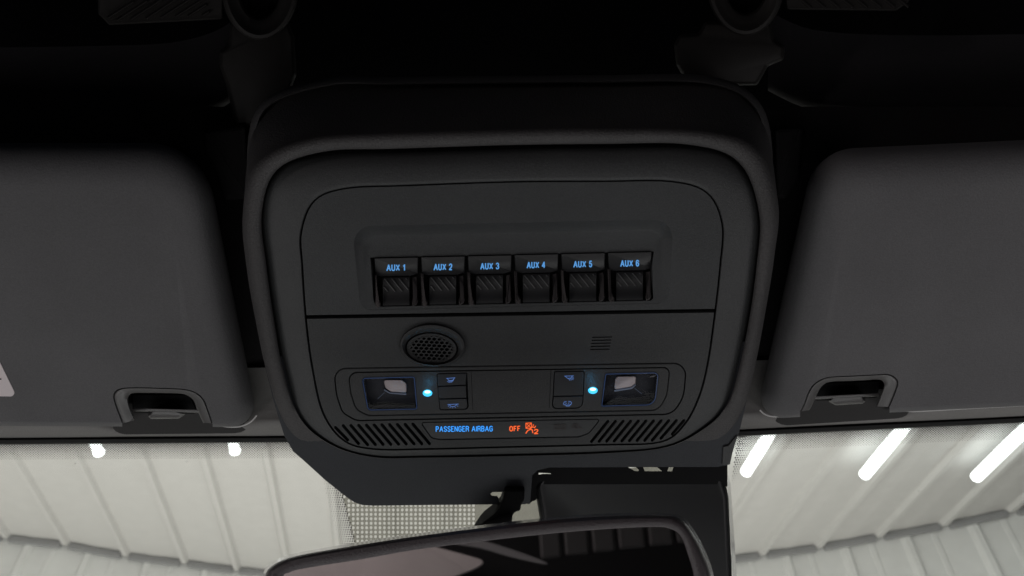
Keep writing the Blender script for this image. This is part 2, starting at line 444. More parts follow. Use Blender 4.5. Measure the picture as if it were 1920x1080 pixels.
# print down the side of the sensor window: short slanted columns
for r in range(46):
    y = 890 + r*4.3
    xb = 640 + (y-920)*.262
    for c_ in range(7):
        dot(bm, xb - 2 - c_*4.4 + (2.2 if r % 2 else 0), y, 1.75-c_*.19)
for r in range(22):
    y = 815 + r*4.3; xb = 1372 + max(0, (y-870))*.03
    for c_ in range(6): dot(bm, xb + 14 - c_*0 + c_*4.4 - 14*min(1, r/20) + (2.2 if r % 2 else 0), y, max(.3, 1.7-c_*.2-max(0, r-12)*.12))
finish("dot_print", bm, M['frit'], ws, smooth=0)
# the translucent sheet with clear round holes behind the mirror
bm = bmesh.new(); cell = 8.35
def hole_cell(cx, cy, a, r, n=10):
    out = [];
    corners = [(a, 0), (a, a), (0, a), (-a, a), (-a, 0), (-a, -a), (0, -a), (a, -a)]
    n = 8
    o_ = [bm.verts.new(PW.p(cx+x, cy+y, .002)) for x, y in corners]
    i_ = [bm.verts.new(PW.p(cx+r*math.cos(t)*.86, cy+r*math.sin(t), .002)) for t in (math.pi/4*k for k in range(8))]
    for k in range(8): bm.faces.new((o_[k], o_[(k+1) % 8], i_[(k+1) % 8], i_[k]))
for r in range(22):
    cy = 906 + r*cell
    xl = 644 + (cy-925)*.262
    n0 = int((889-xl)/cell)
    for c_ in range(n0+1):
        cx = 892 - (c_+.5)*cell
        hole_cell(cx, cy, cell/2, 3.0)
    # filler to the slanted edge
    x2 = 892-(n0+1)*cell
    vs = [(xl-3+(-cell/2)*.262, cy-cell/2), (x2, cy-cell/2), (x2, cy+cell/2), (xl-3+(cell/2)*.262, cy+cell/2)]
    if x2 > xl-2: bm.faces.new([bm.verts.new(PW.p(x, y, .002)) for x, y in vs])
bm.faces.new([bm.verts.new(PW.p(x, y, .002)) for x, y in ((892, 906-cell/2), (1364, 862), (1364, 906+21.5*cell), (892, 906+21.5*cell))])
finish("sensor_print", bm, M['frit_sheet'], ws, smooth=0)

# ============================================================ HEADLINER AND HEADER
def strip(name, P, rows, m, parent=None, smooth=60, bev=0):
    bm = bmesh.new(); add_loft(bm, P, rows, closed=False); return finish(name, bm, m, parent, smooth=smooth, bev=bev)
for side in (0, 1):
    if side == 0:
        xs = [-300+ i*12 for i in range(76)]
        yb = lambda x: 833 - (x/545.0)*4
        lbl = "grey header trim under the left visor above the windshield"
    else:
        xs = [1350+ i*12 for i in range(72)]
        yb = lambda x: 817.5 - (x-1383)/(1920-1383)*25.5
        lbl = "grey header trim under the right visor above the windshield"
    t = thing("header_trim", lbl, "trim", group="header trims above the windshield")
    def bump(x):   # the trim swells where the visor clip sits in its recess
        c0 = 320 if side == 0 else 1590
        d = abs(x-c0); k = max(0, min(1, 1-(d-60)/150.0)); return k*k*(3-2*k)
    rows = []
    for dy, h, hb in ((-140, .0, -.006), (-60, .004, -.006), (-44, .0095, -.0035), (-37, .0105, -.0005), (-30, .0100, .0020), (-24, .0080, .0038), (-18, .0055, .0042), (-13, .0020, .0012), (-10.5, -.0015, -.002), (-9.5, -.008, -.008)):
        rows.append([(x, yb(x)+dy*(1 if dy < -30 else 1), h*(1-bump(x))+hb*bump(x)) for x in xs])
    strip("trim", PH, rows, M['header'], t)
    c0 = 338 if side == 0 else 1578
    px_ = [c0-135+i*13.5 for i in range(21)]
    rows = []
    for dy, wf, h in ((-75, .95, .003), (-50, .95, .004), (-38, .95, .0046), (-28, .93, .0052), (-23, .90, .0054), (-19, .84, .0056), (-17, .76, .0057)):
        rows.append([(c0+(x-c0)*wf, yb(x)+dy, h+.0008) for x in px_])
    strip("clip_recess_shade", PH, rows, M['recess_shade'], t)  # dark patch standing in for the shaded pocket under the clip
    rows = [[(x, yb(x)+dy, h) for x in xs] for dy, h in ((-12, -.002), (-8, .0025), (-4, .003), (-1.5, .002), (0, -.001), (.5, -.01))]
    strip("seal", PH, rows, M['seal'], t)
# headliner sheet behind visors and console
bm = bmesh.new()
add_loft(bm, PH, [[(x, 200, -.03) for x in range(-500, 2501, 100)], [(x, 300, -.012) for x in range(-500, 2501, 100)],
                  [(x, 520, -.006) for x in range(-500, 2501, 100)], [(x, 740, -.004) for x in range(-500, 2501, 100)]], closed=False)
o = finish("headliner", bm, M['headliner'], smooth=60); tag(o, kind="structure")
bm = bmesh.new()
add_loft(bm, PR, [[(x, y, h) for x in range(-900, 2901, 100)] for y, h in ((-900, .0), (-200, .01), (60, .0), (180, -.01), (330, -.02))], closed=False)
o = finish("roof_lining", bm, M['roof'], smooth=60); tag(o, kind="structure")
# soft lower edge of the front roof panel above each visor
def roof_edge(pts, lab):
    bm = bmesh.new(); P = Plane(.50, 18)
    top = [(x, y-150, .0) for x, y in pts]; a = [(x, y-32, .006) for x, y in pts]; b = [(x, y-14, .005) for x, y in pts]
    c = [(x, y-3, -.001) for x, y in pts]; d = [(x, y, -.012) for x, y in pts]
    add_loft(bm, P, [top, a, b, c, d], closed=False)
    o = finish("roof_panel", bm, M['roof'], smooth=60); tag(o, lab, "roof panel", "front roof panels")
roof_edge(spline([(-500, 240), (-200, 240), (0, 239), (180, 236), (300, 232), (370, 220), (420, 200), (450, 175)], 4, False), "black roof panel edge above the left visor")
roof_edge(spline([(1440, 170), (1490, 195), (1540, 208), (1640, 215), (1800, 216), (1920, 214), (2400, 210)], 4, False), "black roof panel edge above the right visor")

# ============================================================ OVERHEAD CONSOLE
con = thing("overhead_console", "black overhead console with six rocker switches, map lights and speaker", "console")
G_ = [(760, 348), (960, 341), (1130, 340), (1255, 340), (1325, 361), (1354, 420), (1350, 500), (1340, 590), (1327, 680), (1310, 745), (1282, 797), (1238, 829), (1130, 834), (960, 838), (800, 842), (702, 842), (645, 826), (606, 774), (586, 690), (574, 600), (567, 500), (565, 435), (590, 376), (650, 353)]
F_ = [(740, 279), (960, 272), (1130, 270), (1290, 271), (1385, 304), (1423, 400), (1418, 500), (1404, 600), (1383, 700), (1362, 760), (1325, 800), (1250, 838), (1130, 850), (960, 855), (800, 858), (700, 857), (622, 834), (563, 784), (532, 695), (514, 600), (500, 500), (491, 400), (520, 318), (610, 284)]
O_ = [(740, 245), (960, 239), (1130, 237), (1320, 242), (1420, 277), (1459, 380), (1452, 480), (1436, 580), (1415, 690), (1392, 770), (1350, 822), (1262, 851), (1130, 860), (960, 865), (800, 868), (692, 868), (600, 848), (538, 800), (502, 705), (479, 600), (462, 500), (455, 400), (480, 305), (580, 256)]
R_ = [(740, 145), (960, 143), (1130, 142), (1325, 143), (1420, 188), (1448, 290), (1438, 460), (1420, 560), (1395, 670), (1370, 740), (1330, 790), (1245, 825), (1130, 835), (960, 838), (800, 842), (700, 838), (620, 815), (560, 770), (522, 690), (499, 600), (480, 500), (463, 330), (487, 198), (610, 148)]
K = 6
G_, F_, O_, R_ = (spline(x, K) for x in (G_, F_, O_, R_))
def shrink(L, d): return inset(L, d)
wallk = lambda t: lerp(R_, O_, t)
bm = bmesh.new()
loops = [H(shrink(R_, -1), -.052), H(R_, -.045), H(shrink(R_, 5), -.0405), H(shrink(R_, 11), -.0385), H(shrink(R_, 13), -.0405), H(shrink(R_, 14), -.047)]
loops += [H(shrink(lerp(R_, O_, .16), 2), -.045), H(lerp(R_, O_, .55), -.028), H(lerp(R_, O_, .85), -.012)]
def HB(L, h):     # the roll dies out into the flat trim at the bottom
    out = []
    for x, y in L:
        k = max(0, min(1, (835-y)/110.0)); k = k*k*(3-2*k); out.append((x, y, h*k + (1-k)*min(h, -.0046)))
    return out
def HG(L, h):
    out = []
    for x, y in L:
        k = max(0, min(1, (835-y)/110.0)); k = k*k*(3-2*k); out.append((x, y, h*k + (1-k)*max(h, -.0050)))
    return out
loops += [HB(O_, -.0040), HB(lerp(O_, F_, .06), -.0018), HB(lerp(O_, F_, .18), .0002), HB(lerp(O_, F_, .36), .0014), HB(lerp(O_, F_, .58), .0018), HB(lerp(O_, F_, .8), .0013), HB(lerp(O_, F_, .93), .0003), HG(lerp(O_, F_, .985), -.0016), HG(F_, -.008)]
add_loft(bm, PC, loops); finish("housing", bm, M['pad'], con, smooth=50)
bm = bmesh.new(); F2 = shrink(F_, 1.0); Gm = shrink(G_, -1.2)
def HF(L, h): return [(x, y, h*(1+1.1*max(0, min(1, (350-y)/60.))) if -.009 < h < 0 else h) for x, y in L]
fl = [HF(F2, -.010), HF(lerp(F2, Gm, .015), -.0055), HF(lerp(F2, Gm, .05), -.0044), HF(lerp(F2, Gm, .12), -.0034), HF(lerp(F2, Gm, .3), -.0020), HF(lerp(F2, Gm, .55), -.0008), HF(lerp(F2, Gm, .9), .0001), HF(lerp(F2, Gm, .975), .0001), HF(Gm, -.0006), HF(Gm, -.006)]
add_loft(bm, PC, fl); finish("face_frame", bm, M['frame'], con, smooth=50)
# backing inside the console, so gaps read black
bm = bmesh.new(); add_plate(bm, PC, shrink(F_, 3), h=-.0092, thick=.001); finish("backing", bm, M['dark'], con)

Gi = shrink(G_, 1.6)
def cut(poly, f, keep):
    """keep the part of a closed outline where f(x) > 0 (one crossing pair)"""
    out = []
    n = len(poly)
    for i in range(n):
        a, b = poly[i], poly[(i+1) % n]; fa, fb = f(*a)*keep, f(*b)*keep
        if fa > 0: out.append(a)
        if fa*fb < 0:
            t = fa/(fa-fb); out.append((a[0]+(b[0]-a[0])*t, a[1]+(b[1]-a[1])*t))
    return out
ysplit = lambda x: 591 - (x-575)*(591-579)/(1340-575)
up = cut(Gi, lambda x, y: ysplit(x)-y, 1)
lo = cut(Gi, lambda x, y: (ysplit(x)+7.0)-y, -1)
# ---- switch panel with its shallow tray
TO = fillet([(660, 424), (1262, 411), (1254, 569), (676, 582)], [34, 34, 22, 22], 8)
TI = fillet([(686, 446), (1238, 434), (1232, 565.5), (692, 577.5)], [20, 20, 8, 8], 8)
plate("switch_panel", PC, up, M['panel'], con, holes=[TO], h=0, thick=.006, bev=0)
hole = [(694, 483), (1226, 471.5), (1223, 500), (1225, 560), (1219, 564), (705, 575.5), (700, 562), (697, 520)]
hgt = lambda x, y: -.0046*max(0, min(1, (577-.0222*(x-694)-y)/118))-.0002
bm = bmesh.new()
add_loft(bm, PC, [H(TO, -.00002), [(x, y, hgt(x, y)*.45-.0001) for x, y in lerp(TO, TI, .35)], [(x, y, hgt(x, y)*.9) for x, y in lerp(TO, TI, .75)], [(x, y, hgt(x, y)) for x, y in TI]])
# tray floor as strips between TI and the opening
def floor_quad(q): bm.faces.new([bm.verts.new(PC.p(x, y, hgt(x, y))) for x, y in q])
b2 = bmesh.new(); ed = []
for Lp in (TI, hole):
    vs = [b2.verts.new(PC.p(x, y, hgt(x, y))) for x, y in Lp]
    for i in range(len(vs)):
        if (vs[i].co-vs[i-1].co).length > 1e-7: ed.append(b2.edges.new((vs[i-1], vs[i])))
bmesh.ops.triangle_fill(b2, use_beauty=True, edges=ed, normal=PC.n)
be = [e for e in b2.edges if len(e.link_faces) == 1 and all(any((v.co-PC.p(x, y, hgt(x, y))).length < 1e-6 for x, y in hole) for v in e.verts)]
r = bmesh.ops.extrude_edge_only(b2, edges=be)
for v in r['geom']:
    if isinstance(v, bmesh.types.BMVert): v.co -= PC.n*.008
me = bpy.data.meshes.new("tmp"); b2.to_mesh(me); b2.free(); bm.from_mesh(me)
finish("switch_tray", bm, M['panel'], con, smooth=40)
plate("switch_well", PC, fillet([(690, 478), (1230, 467), (1228, 566), (696, 577)], 3), M['dark'], con, h=-.0135, thick=.001, bev=0)

# ---- the six switches
def make_switch(i):
    x0 = 700.5 + 87.55*i; y0 = 484.0 - 2.05*i
    q = lambda pts: [(x0+u, y0+v-u*.022) for u, v in pts]
    sw = bpy.data.objects.new("rocker_switch", None); C.objects.link(sw); sw.parent = con
    sw["label"] = "black rocker switch lettered AUX %d in blue" % (i+1)
    # label face, dished: a frame and a slightly sunk pad
    bm = bmesh.new()
    a = fillet(q([(1, 0), (84, 0), (83, 31), (68, 35), (15, 35), (3, 31)]), 1.2, 2)
    def lh(x, y, y0=y0, x0=x0): return -.0026-.0038*(y-y0+(x-x0)*.022)/35.
    lp = [H(a, -.012), [(x, y, lh(x, y)-.0006) for x, y in a], [(x, y, lh(x, y)-.0001) for x, y in inset(a, 1.0)]]
    lp += [[(x, y, lh(x, y)) for x, y in inset(a, 1.6)]]
    add_loft(bm, PC, lp, cap_last=True); finish("label_face", bm, M['switch'], sw, smooth=40)
    # paddle: starts deep under the label face, swells up and meets the tray floor below
    rows = []
    for v, h in ((34.5, -.0085), (37, -.0066), (42, -.0057), (52, -.0050), (62, -.0045), (70, -.0036), (78, -.0022), (84, -.0010), (88.5, -.0005), (90.5, -.0010), (91, -.01)):
        rows.append([(x0+u, y0+v-u*.022, h-(0.0025 if j in (0, 5) else 0)) for j, u in enumerate((16+v*.005, 17.2, 28, 56, 67.0, 68.2))])
    bm = bmesh.new(); add_loft(bm, PC, rows, closed=False)
    pd = finish("paddle", bm, M['paddle'], sw, smooth=40)
    # slanted grip ribs on the paddle
    bm = bmesh.new()
    def hp(v):
        t = [(34.5, -.0085), (37, -.0066), (42, -.0057), (52, -.0050), (62, -.0045), (70, -.0036), (91, -.001)]
        for (a0, b0), (a1, b1) in zip(t[:-1], t[1:]):
            if v <= a1: return b0+(b1-b0)*(v-a0)/(a1-a0)
        return -.001
    for s_ in (-25, -11.5, 2, 15.5, 29, 42.5):
        seg = []
        for k in range(9):
            v = 39+k*3.1; u = 19+s_+(v-39)*.80+0
            if 19 <= u <= 65.5: seg.append((u, v))
        if len(seg) < 2: continue
        row = []
        for off, dh in ((-2.4, -.0003), (-.9, .0012), (.3, .0012), (1.0, -.0003)):
            row.append([(x0+u+off, y0+v-u*.022, hp(v)+dh) for u, v in seg])
        add_loft(bm, PC, row, closed=False)
    finish("grip_ribs", bm, M['lit_rib'], pd, smooth=40)
    # finger guards either side
    for side in (0, 1):
        bm = bmesh.new()
        if side == 0:
            a = fillet(q([(.5, 29), (6.5, 29), (7.5, 60), (9, 74), (14, 84), (14, 92.5), (8, 96), (2.5, 90), (1.5, 72), (1, 50)]), 1.8, 3)
        else:
            a = fillet(q([(70, 36), (83, 33), (84.5, 62), (85, 82), (81, 90), (73, 93.5), (71.5, 88), (70.5, 60)]), 2, 3)
        def gh(y, y0=y0, side=side):
            v = y - y0
            if side == 0: return -.0048 + .0024*max(0, min(1, (v-30)/40.)) + .0036*max(0, min(1, (v-72)/12.))
            return -.0085 + .0095*max(0, min(1, (v-60)/24.))**1.4
        # subdivide the outline's long edges so the height can follow the swell
        def dens(L):
            out = []
            for i_ in range(len(L)):
                p0, p1 = L[i_-1], L[i_]; n_ = max(1, int(math.hypot(p1[0]-p0[0], p1[1]-p0[1])/4))
                out += [(p0[0]+(p1[0]-p0[0])*t/n_, p0[1]+(p1[1]-p0[1])*t/n_) for t in range(n_)]
            return out
        a = dens(a)
        lp = [H(a, -.012), [(x, y, gh(y)-.0040) for x, y in a], [(x, y, gh(y)-.0016) for x, y in inset(a, .8)], [(x, y, gh(y)-.0002) for x, y in inset(a, 1.9)], [(x, y, gh(y)+.0005) for x, y in inset(a, 3.0)]]
        add_loft(bm, PC, lp, cap_last=True); finish("finger_guard", bm, M['guard'], sw, smooth=50)
    tx = [(724.5, 759.5), (813, 848), (900.5, 936), (987.5, 1022.5), (1075, 1110.5), (1163, 1198.5)][i]
    yb = [508.2, 507, 505.4, 503.2, 501.7, 500.2][i]
    text(PC, "AUX %d" % (i+1), tx[0], tx[1], yb+.2, yb-.4, 12.6, M['text_blue'], sw, "lettering", h=lambda x, y: lh(x, y)+.0002, wt=2.1)
for i in range(6): make_switch(i)

# ---- lower panel
P1 = fillet([(624, 690), (1289, 679.5), (1283, 745), (1262, 778), (668, 790), (641, 775), (630, 742)], [22, 24, 60, 34, 30, 26, 60], 8)
P2 = fillet([(652, 698), (1257, 688.5), (1251, 742), (1235, 770), (690, 780), (667, 768), (657, 738)], [16, 12, 50, 26, 28, 24, 50], 8)
slL, slR = [], []
for i in range(11):
    xt = 629+14.5*i; yt = 798.5 - i*.35 + (3 if i == 0 else 0); xb = xt+31.5; yb = 834.5 - i*.25
    if i == 0: xb, yb = xt+23, 825
    if i == 1: xb, yb = xt+29, 832
    slL.append((xt, yt, xb, yb))
    xt = 1140+14.25*i; yt = 790 - i*.15; xb = xt-31; yb = 828-i*.3
    if i == 10: xb, yb = xt-22, 814
    if i == 9: xb, yb = xt-29, 822
    slR.append((xt, yt, xb, yb))
def slot(x0, y0, x1, y1, w_):
    d = Vector((x1-x0, y1-y0)).normalized(); m = Vector((-d.y, d.x))*w_/2
    pts = []
    a, b = Vector((x0, y0)), Vector((x1, y1))
    base = math.atan2(d.y, d.x)
    for k in range(5): t = base+math.pi/2+math.pi*k/4; pts.append((a.x+w_/2*math.cos(t), a.y+w_/2*math.sin(t)))
    for k in range(5): t = base-math.pi/2+math.pi*k/4; pts.append((b.x+w_/2*math.cos(t), b.y+w_/2*math.sin(t)))
    return pts
AS = fillet([(772, 787.5), (789, 792), (812, 824), (826, 824.8), (1086, 820), (1104, 814), (1124, 782), (1146, 780), (960, 784.5)], [6, 8, 14, 8, 14, 14, 8, 3, 0], 5)
AS = fillet([(787, 791.5), (809, 822.5), (826, 825.2), (1086, 820.2), (1105, 813), (1128, 785)], [4, 12, 14, 16, 16, 4], 5)
holesL = [P1, ell(811, 648, 56, 35.5, 48, .05), AS] + [slot(*q, 5.6) for q in slL+slR]
mic = []
for k in range(5):
    y = 632.3+5.7*k; xa = 1111-.9*k; mic.append(slot(xa, y+.3, xa+36-.3*k, y-.5, 1.9))
plate("lower_panel", PC, lo, M['plastic'], con, holes=holesL+mic, h=.0001, thick=.005, bev=.0003)
# raised ring + mesh of the speaker
sp = bpy.data.objects.new("speaker", None); C.objects.link(sp); sp.parent = con
bm = bmesh.new()
def E_(rx, ry, h, cx=811, cy=648): return H(ell(cx, cy, rx, ry, 56, .05), h)
add_loft(bm, PC, [E_(62, 40, -.0005), E_(61.5, 39.6, .0012), E_(60, 38.3, .0021), E_(57, 35.6, .0023, 810.7, 649), E_(53, 32.6, .0012, 810, 651), E_(50.5, 31, .0002, 809.5, 652.4), E_(49.5, 30.2, -.0004, 809.3, 653), E_(49, 29.8, -.003, 809.3, 653)])
finish("ring", bm, M['pod'], sp, smooth=50)
bm = bmesh.new()
cx, cy = 809.3, 654.0
add_loft(bm, PC, [E_(47.8, 29.0, -.003, cx, cy-.6), E_(47.6, 28.8, -.0004, cx, cy-.6), E_(46.4, 27.9, .0001, cx, cy-.4), E_(42.5, 25.6, .0000, cx, cy), E_(39, 23.2, -.0004, cx, cy)])
# honeycomb: cells as rings round hexagonal holes
ph = 9.6; pv = 7.1
for r in range(-5, 6):
    for c_ in range(-6, 7):
        x = cx + c_*ph + (ph/2 if r % 2 else 0); y = cy + r*pv*.86 + (x-cx)*.05
        e = ((x-cx)/40.5)**2+((y-cy)/25.5)**2
        if e > 1.02: continue
        # outer hex shared with neighbours
        o_ = []; i_ = []
        for k in range(6):
            a = math.pi/6+math.pi/3*k
            o_.append(bm.verts.new(PC.p(x+ph/math.sqrt(3)*math.cos(a), y+pv*.86/1.5*math.sin(a)+ (ph/math.sqrt(3)*math.cos(a))*.05, .00005)))
        sc_ = .74 if e < .55 else (.62 if e < .8 else .5)
        for k in range(6):
            a = math.pi/6+math.pi/3*k
            i_.append(bm.verts.new(PC.p(x+sc_*ph/math.sqrt(3)*math.cos(a), y+sc_*pv*.86/1.5*math.sin(a), .00005)))
        i2 = [bm.verts.new(v.co - PC.n*.002) for v in i_]
        for k in range(6):
            j = (k+1) % 6
            bm.faces.new((o_[k], o_[j], i_[j], i_[k])); bm.faces.new((i_[k], i_[j], i2[j], i2[k]))
finish("mesh_grille", bm, M['pod'], sp, smooth=30)
# ---- lamp pod
L1 = fillet([(677.5, 708), (778, 705.5), (783.5, 768.5), (689, 770.5)], [7, 5, 5, 9], 6)
L2 = fillet([(1134.5, 700), (1236, 697.5), (1229, 760.5), (1126.5, 763)], [5, 9, 20, 3], 6)
B1 = fillet([(818, 700), (876, 698.5), (879, 768), (824.5, 769.5)], [5, 3, 7, 4], 5)
B2 = fillet([(1039, 695.5), (1096.5, 695), (1093, 766), (1034.5, 767)], [3, 5, 14, 8], 5)
D1 = ell(801.5, 737.5, 9.6, 7.2, 24); D2 = ell(1111.7, 732.5, 9.6, 7.2, 24)
plate("lamp_pod", PC, inset(P1, 1.9), M['plastic'], con, holes=[P2], h=.0004, thick=.005, bev=.0005)
plate("lamp_plate", PC, inset(P2, 1.7), M['pod'], con, holes=[L1, L2, B1, B2, D1, D2], h=.0002, thick=.005, bev=.0003)
def lamp(Lp, opt, edge, label, inward, streak, band):
    ob = bpy.data.objects.new("map_light", None); C.objects.link(ob); ob.parent = con; ob["label"] = label
    bm = bmesh.new(); I = inset(Lp, .9)
    cxx = sum(q[0] for q in Lp)/len(Lp); cyy = sum(q[1] for q in Lp)/len(Lp)
    add_loft(bm, PC, [H(inset(I, -1.5), -.0012), H(inset(I, -.6), -.006), H(inset(I, 6), -.0105)], cap_last=True)
    finish("well", bm, M['lens_pod'], ob, smooth=40)
    bm = bmesh.new(); add_loft(bm, PC, [H(I, -.004), H(I, -.0002), H(inset(I, 1.2), .0004), H(inset(I, 3), .0006)], cap_last=True)
    finish("lens", bm, M['lens'], ob, smooth=40)
    # thin bright line round the lens, its glow set into the material
    bm = bmesh.new(); n = len(I); seg = range(n)
    J = inset(I, 1.3)
    for i in seg:
        a, b = I[i], I[(i+1) % n]; c, d = J[(i+1) % n], J[i]
        try: bm.faces.new([bm.verts.new(PC.p(x, y, .00068)) for x, y in (a, b, c, d)])
        except ValueError: pass
    finish("lens_rim", bm, M['lens_edge'], ob, smooth=0)
    bm = bmesh.new(); a = fillet(opt, 4, 4)
    add_loft(bm, PC, [H(a, -.009), H(a, -.0035), H(inset(a, 1.2), -.0028)], cap_last=True)
    finish("optic", bm, M['reflector'], ob, smooth=40)
    bm = bmesh.new(); a = fillet(edge, 1.5, 2); add_loft(bm, PC, [H(a, -.009), H(a, -.0026), H(inset(a, 1), -.0024)], cap_last=True)
    finish("optic_rim", bm, M['optic_edge'], ob, smooth=40)
    bm = bmesh.new(); add_stroke(bm, PC, streak, .9, -.0030); finish("reflector_edge_glint", bm, M['optic_edge'], ob, smooth=0)  # thin drawn glint on the reflector's edge
    bm = bmesh.new(); a = fillet(band, 2.5, 3); add_loft(bm, PC, [H(a, -.0032), H(inset(a, 1.2), -.0025)], cap_last=True)  # pale band painted as a glint in the lens
    finish("lens_glint", bm, M['glint'], ob, smooth=40)
lamp(L1, [(718.5, 712), (753, 712), (762, 718), (762.5, 737), (733, 735), (723.5, 728)], [(720.5, 729), (731, 735.2), (762.5, 737), (761.8, 740.8), (731, 738.2), (719.5, 732.5)], "left map light with lens above PASSENGER AIRBAG", 1, [(708, 748), (721, 736)], [(686.5, 761.5), (722, 757), (781, 762), (781.5, 767.5), (690, 769)])
lamp(L2, [(1153.5, 711), (1158, 705.5), (1193, 705), (1191.5, 720), (1183, 726), (1151.5, 731)], [(1151.8, 731), (1184, 725.5), (1191.5, 719.5), (1192.5, 722.5), (1185, 729.5), (1151.5, 734.8)], "right map light with lens at the blue indicator", -1, [(1190, 728), (1204, 739)], [(1205, 709.5), (1228, 701), (1232, 701), (1232.5, 708)])
for D, cxy, lab in ((D1, (801.5, 737.5), "left glowing indicator"), (D2, (1111.7, 732.5), "right glowing indicator")):
    bm = bmesh.new(); cx_, cy_ = cxy
    add_loft(bm, PC, [H(ell(cx_, cy_, 9.2, 6.9, 24), -.003), H(ell(cx_, cy_, 8.6, 6.3, 24), -.0006), H(ell(cx_, cy_, 6.5, 4.7, 24), .0005), H(ell(cx_, cy_, 3, 2.2, 24), .0011)], cap_last=True)
    led = finish("indicator_lamp", bm, M['led'], con, smooth=50); led["label"] = lab
    bm = bmesh.new(); add_loft(bm, PC, [H(ell(cx_, cy_-2.4, 5.4, 2.7, 20), .0006), H(ell(cx_, cy_-2.4, 4.2, 2.0, 20), .0014)], cap_last=True)
    finish("core", bm, M['led_core'], led, smooth=50)
    d = bpy.data.lights.new("indicator_glow", 'POINT'); d.energy = .0009; d.color = (.10, .55, 1.0); d.shadow_soft_size = .001
    lo_ = bpy.data.objects.new("indicator_glow", d); C.objects.link(lo_); lo_.location = PC.p(cx_, cy_, .006); lo_.parent = con
# buttons
def button(q, r, label=None, h=.0003):
    o = plate("button", PC, fillet(q, r, 4), M['button'], con, h=h, thick=.005, bev=.0003)
    if label: o["label"] = label
    return o
b_tl = button([(819.6, 701.5), (874.3, 700), (873.2, 721.5), (821.2, 724)], [4, 2, 1, 1], "left button with a reading light symbol")
b_ml = button([(821.4, 725.6), (873.4, 723.2), (874.6, 746), (822.8, 747.6)], 1)
b_bl = button([(823, 749.2), (875, 747.6), (877, 766.8), (825.8, 768)], [1, 1, 6, 3], "left button with a dome light symbol")
b_tr = button([(1040.4, 697), (1095, 696.4), (1093, 741.6), (1037.8, 742.8)], [2, 4, 1, 1], "right button with a reading light symbol")
b_br = button([(1037.7, 744.2), (1092.9, 743), (1091.5, 764.6), (1036.2, 765.6)], [1, 1, 12, 7], "right button with a vehicle light symbol")
def icon(parent, strokes, m, w_=.85, h=.00045, nm="symbol"):
    bm = bmesh.new()
    for s_ in strokes: add_stroke(bm, PC, s_, w_, h)
    return finish(nm, bm, m, parent, smooth=0)
icon(b_tl, [[(836.5, 709.5), (853.5, 708.3)], [(839, 710), (842, 713.5), (849, 712.8), (852, 709)], [(842, 713), (838.5, 716)], [(844.5, 713.6), (840.5, 717.3)], [(847, 713.6), (843, 717.6)], [(849, 713.2), (846, 717.2)], [(851, 711), (848.5, 715)]], M['icon_blue'])
icon(b_bl, [[(839, 758.4), (860, 757.6)], [(843, 758.5), (845, 761.5), (848.5, 762.5), (852, 762), (855, 760), (856.5, 758)], [(842.5, 760.3), (840, 762)], [(845, 762.6), (843.3, 764.6)], [(848.8, 763.8), (848.6, 765.6)], [(853, 763), (854.3, 764.8)], [(856.8, 760.6), (859, 762)]], M['icon_blue'])
icon(b_tr, [[(1058, 705.2), (1076, 704.7)], [(1060, 705.2), (1064, 709.3), (1070, 709), (1073, 705)], [(1066, 709.5), (1069, 713.4)], [(1068.5, 709), (1072, 712.8)], [(1071, 708.3), (1075, 712)], [(1073, 706.5), (1076, 709.8)]], M['icon_blue'])
icon(b_br, [[(1062, 753), (1058, 753.6), (1056.4, 757), (1058.5, 759.5)], [(1066, 752.4), (1070, 753), (1071.8, 756), (1069.5, 759.4)], [(1059.5, 758), (1062, 761.5), (1067.5, 761.2), (1069.4, 757.8)], [(1060, 755.4), (1062.5, 756.4)], [(1065.2, 756.2), (1067.8, 755.2)], [(1061.5, 759.5), (1067.5, 759.2)]], M['icon_blue'], .9)
# plain centre between the buttons has its own thin edges
for sm in ([(883.5, 697), (886.5, 768)], [(1033, 694), (1030, 765)]):
    bm = bmesh.new(); add_stroke(bm, PC, sm, .9, .00028); finish("centre_seam", bm, M['dark'], con, smooth=0)
# airbag strip
ab = plate("airbag_display", PC, inset(AS, 1.1), M['button'], con, h=-.0004, thick=.004, bev=.0003)
ab["label"] = "dark strip lit with PASSENGER AIRBAG OFF"
text(PC, "PASSENGER AIRBAG", 817, 924, 809.8, 809.0, 10.6, M['text_blue2'], ab, "lettering", h=-.00015, wt=1.5)
text(PC, "OFF", 955, 975.6, 809.0, 808.4, 10.2, M['text_orange'], ab, "lettering", h=-.00015)
bm = bmesh.new(); hh = -.00015
add_stroke(bm, PC, [(986, 793.5), (996.3, 793), (996.6, 802.6), (986.4, 803)], 1.5, hh, True)
add_stroke(bm, PC, [(987, 794.2), (996, 802.4)], 1.3, hh+2e-5); add_stroke(bm, PC, [(996, 793.8), (987, 802.4)], 1.3, hh+4e-5)
add_stroke(bm, PC, [(986, 812.5), (989.5, 807), (994.5, 805), (998, 806), (999, 811.5)], 2.0, hh)
add_stroke(bm, PC, [(993, 805), (999, 800), (1003, 802.5)], 1.7, hh+2e-5)
add_stroke(bm, PC, [(999, 798), (1001, 796.2)], 1.8, hh); add_stroke(bm, PC, [(1001.5, 802.5), (1004.6, 798.4)], 1.5, hh)
finish("warning_symbol", bm, M['text_orange'], ab, smooth=0)
text(PC, "2", 1001, 1009.4, 814.2, 813.8, 9.8, M['text_orange'], ab, "lettering", h=-.00012, wt=2.0)
icon(ab, [[(1040, 797), (1060, 796.5), (1060, 804), (1040, 804.5), (1040, 797)], [(1045, 797), (1045, 804)], [(1050, 797), (1050, 804)], [(1055, 797), (1055, 804)]], M['ghost'], 2.4, -.0002, "unlit_symbol")
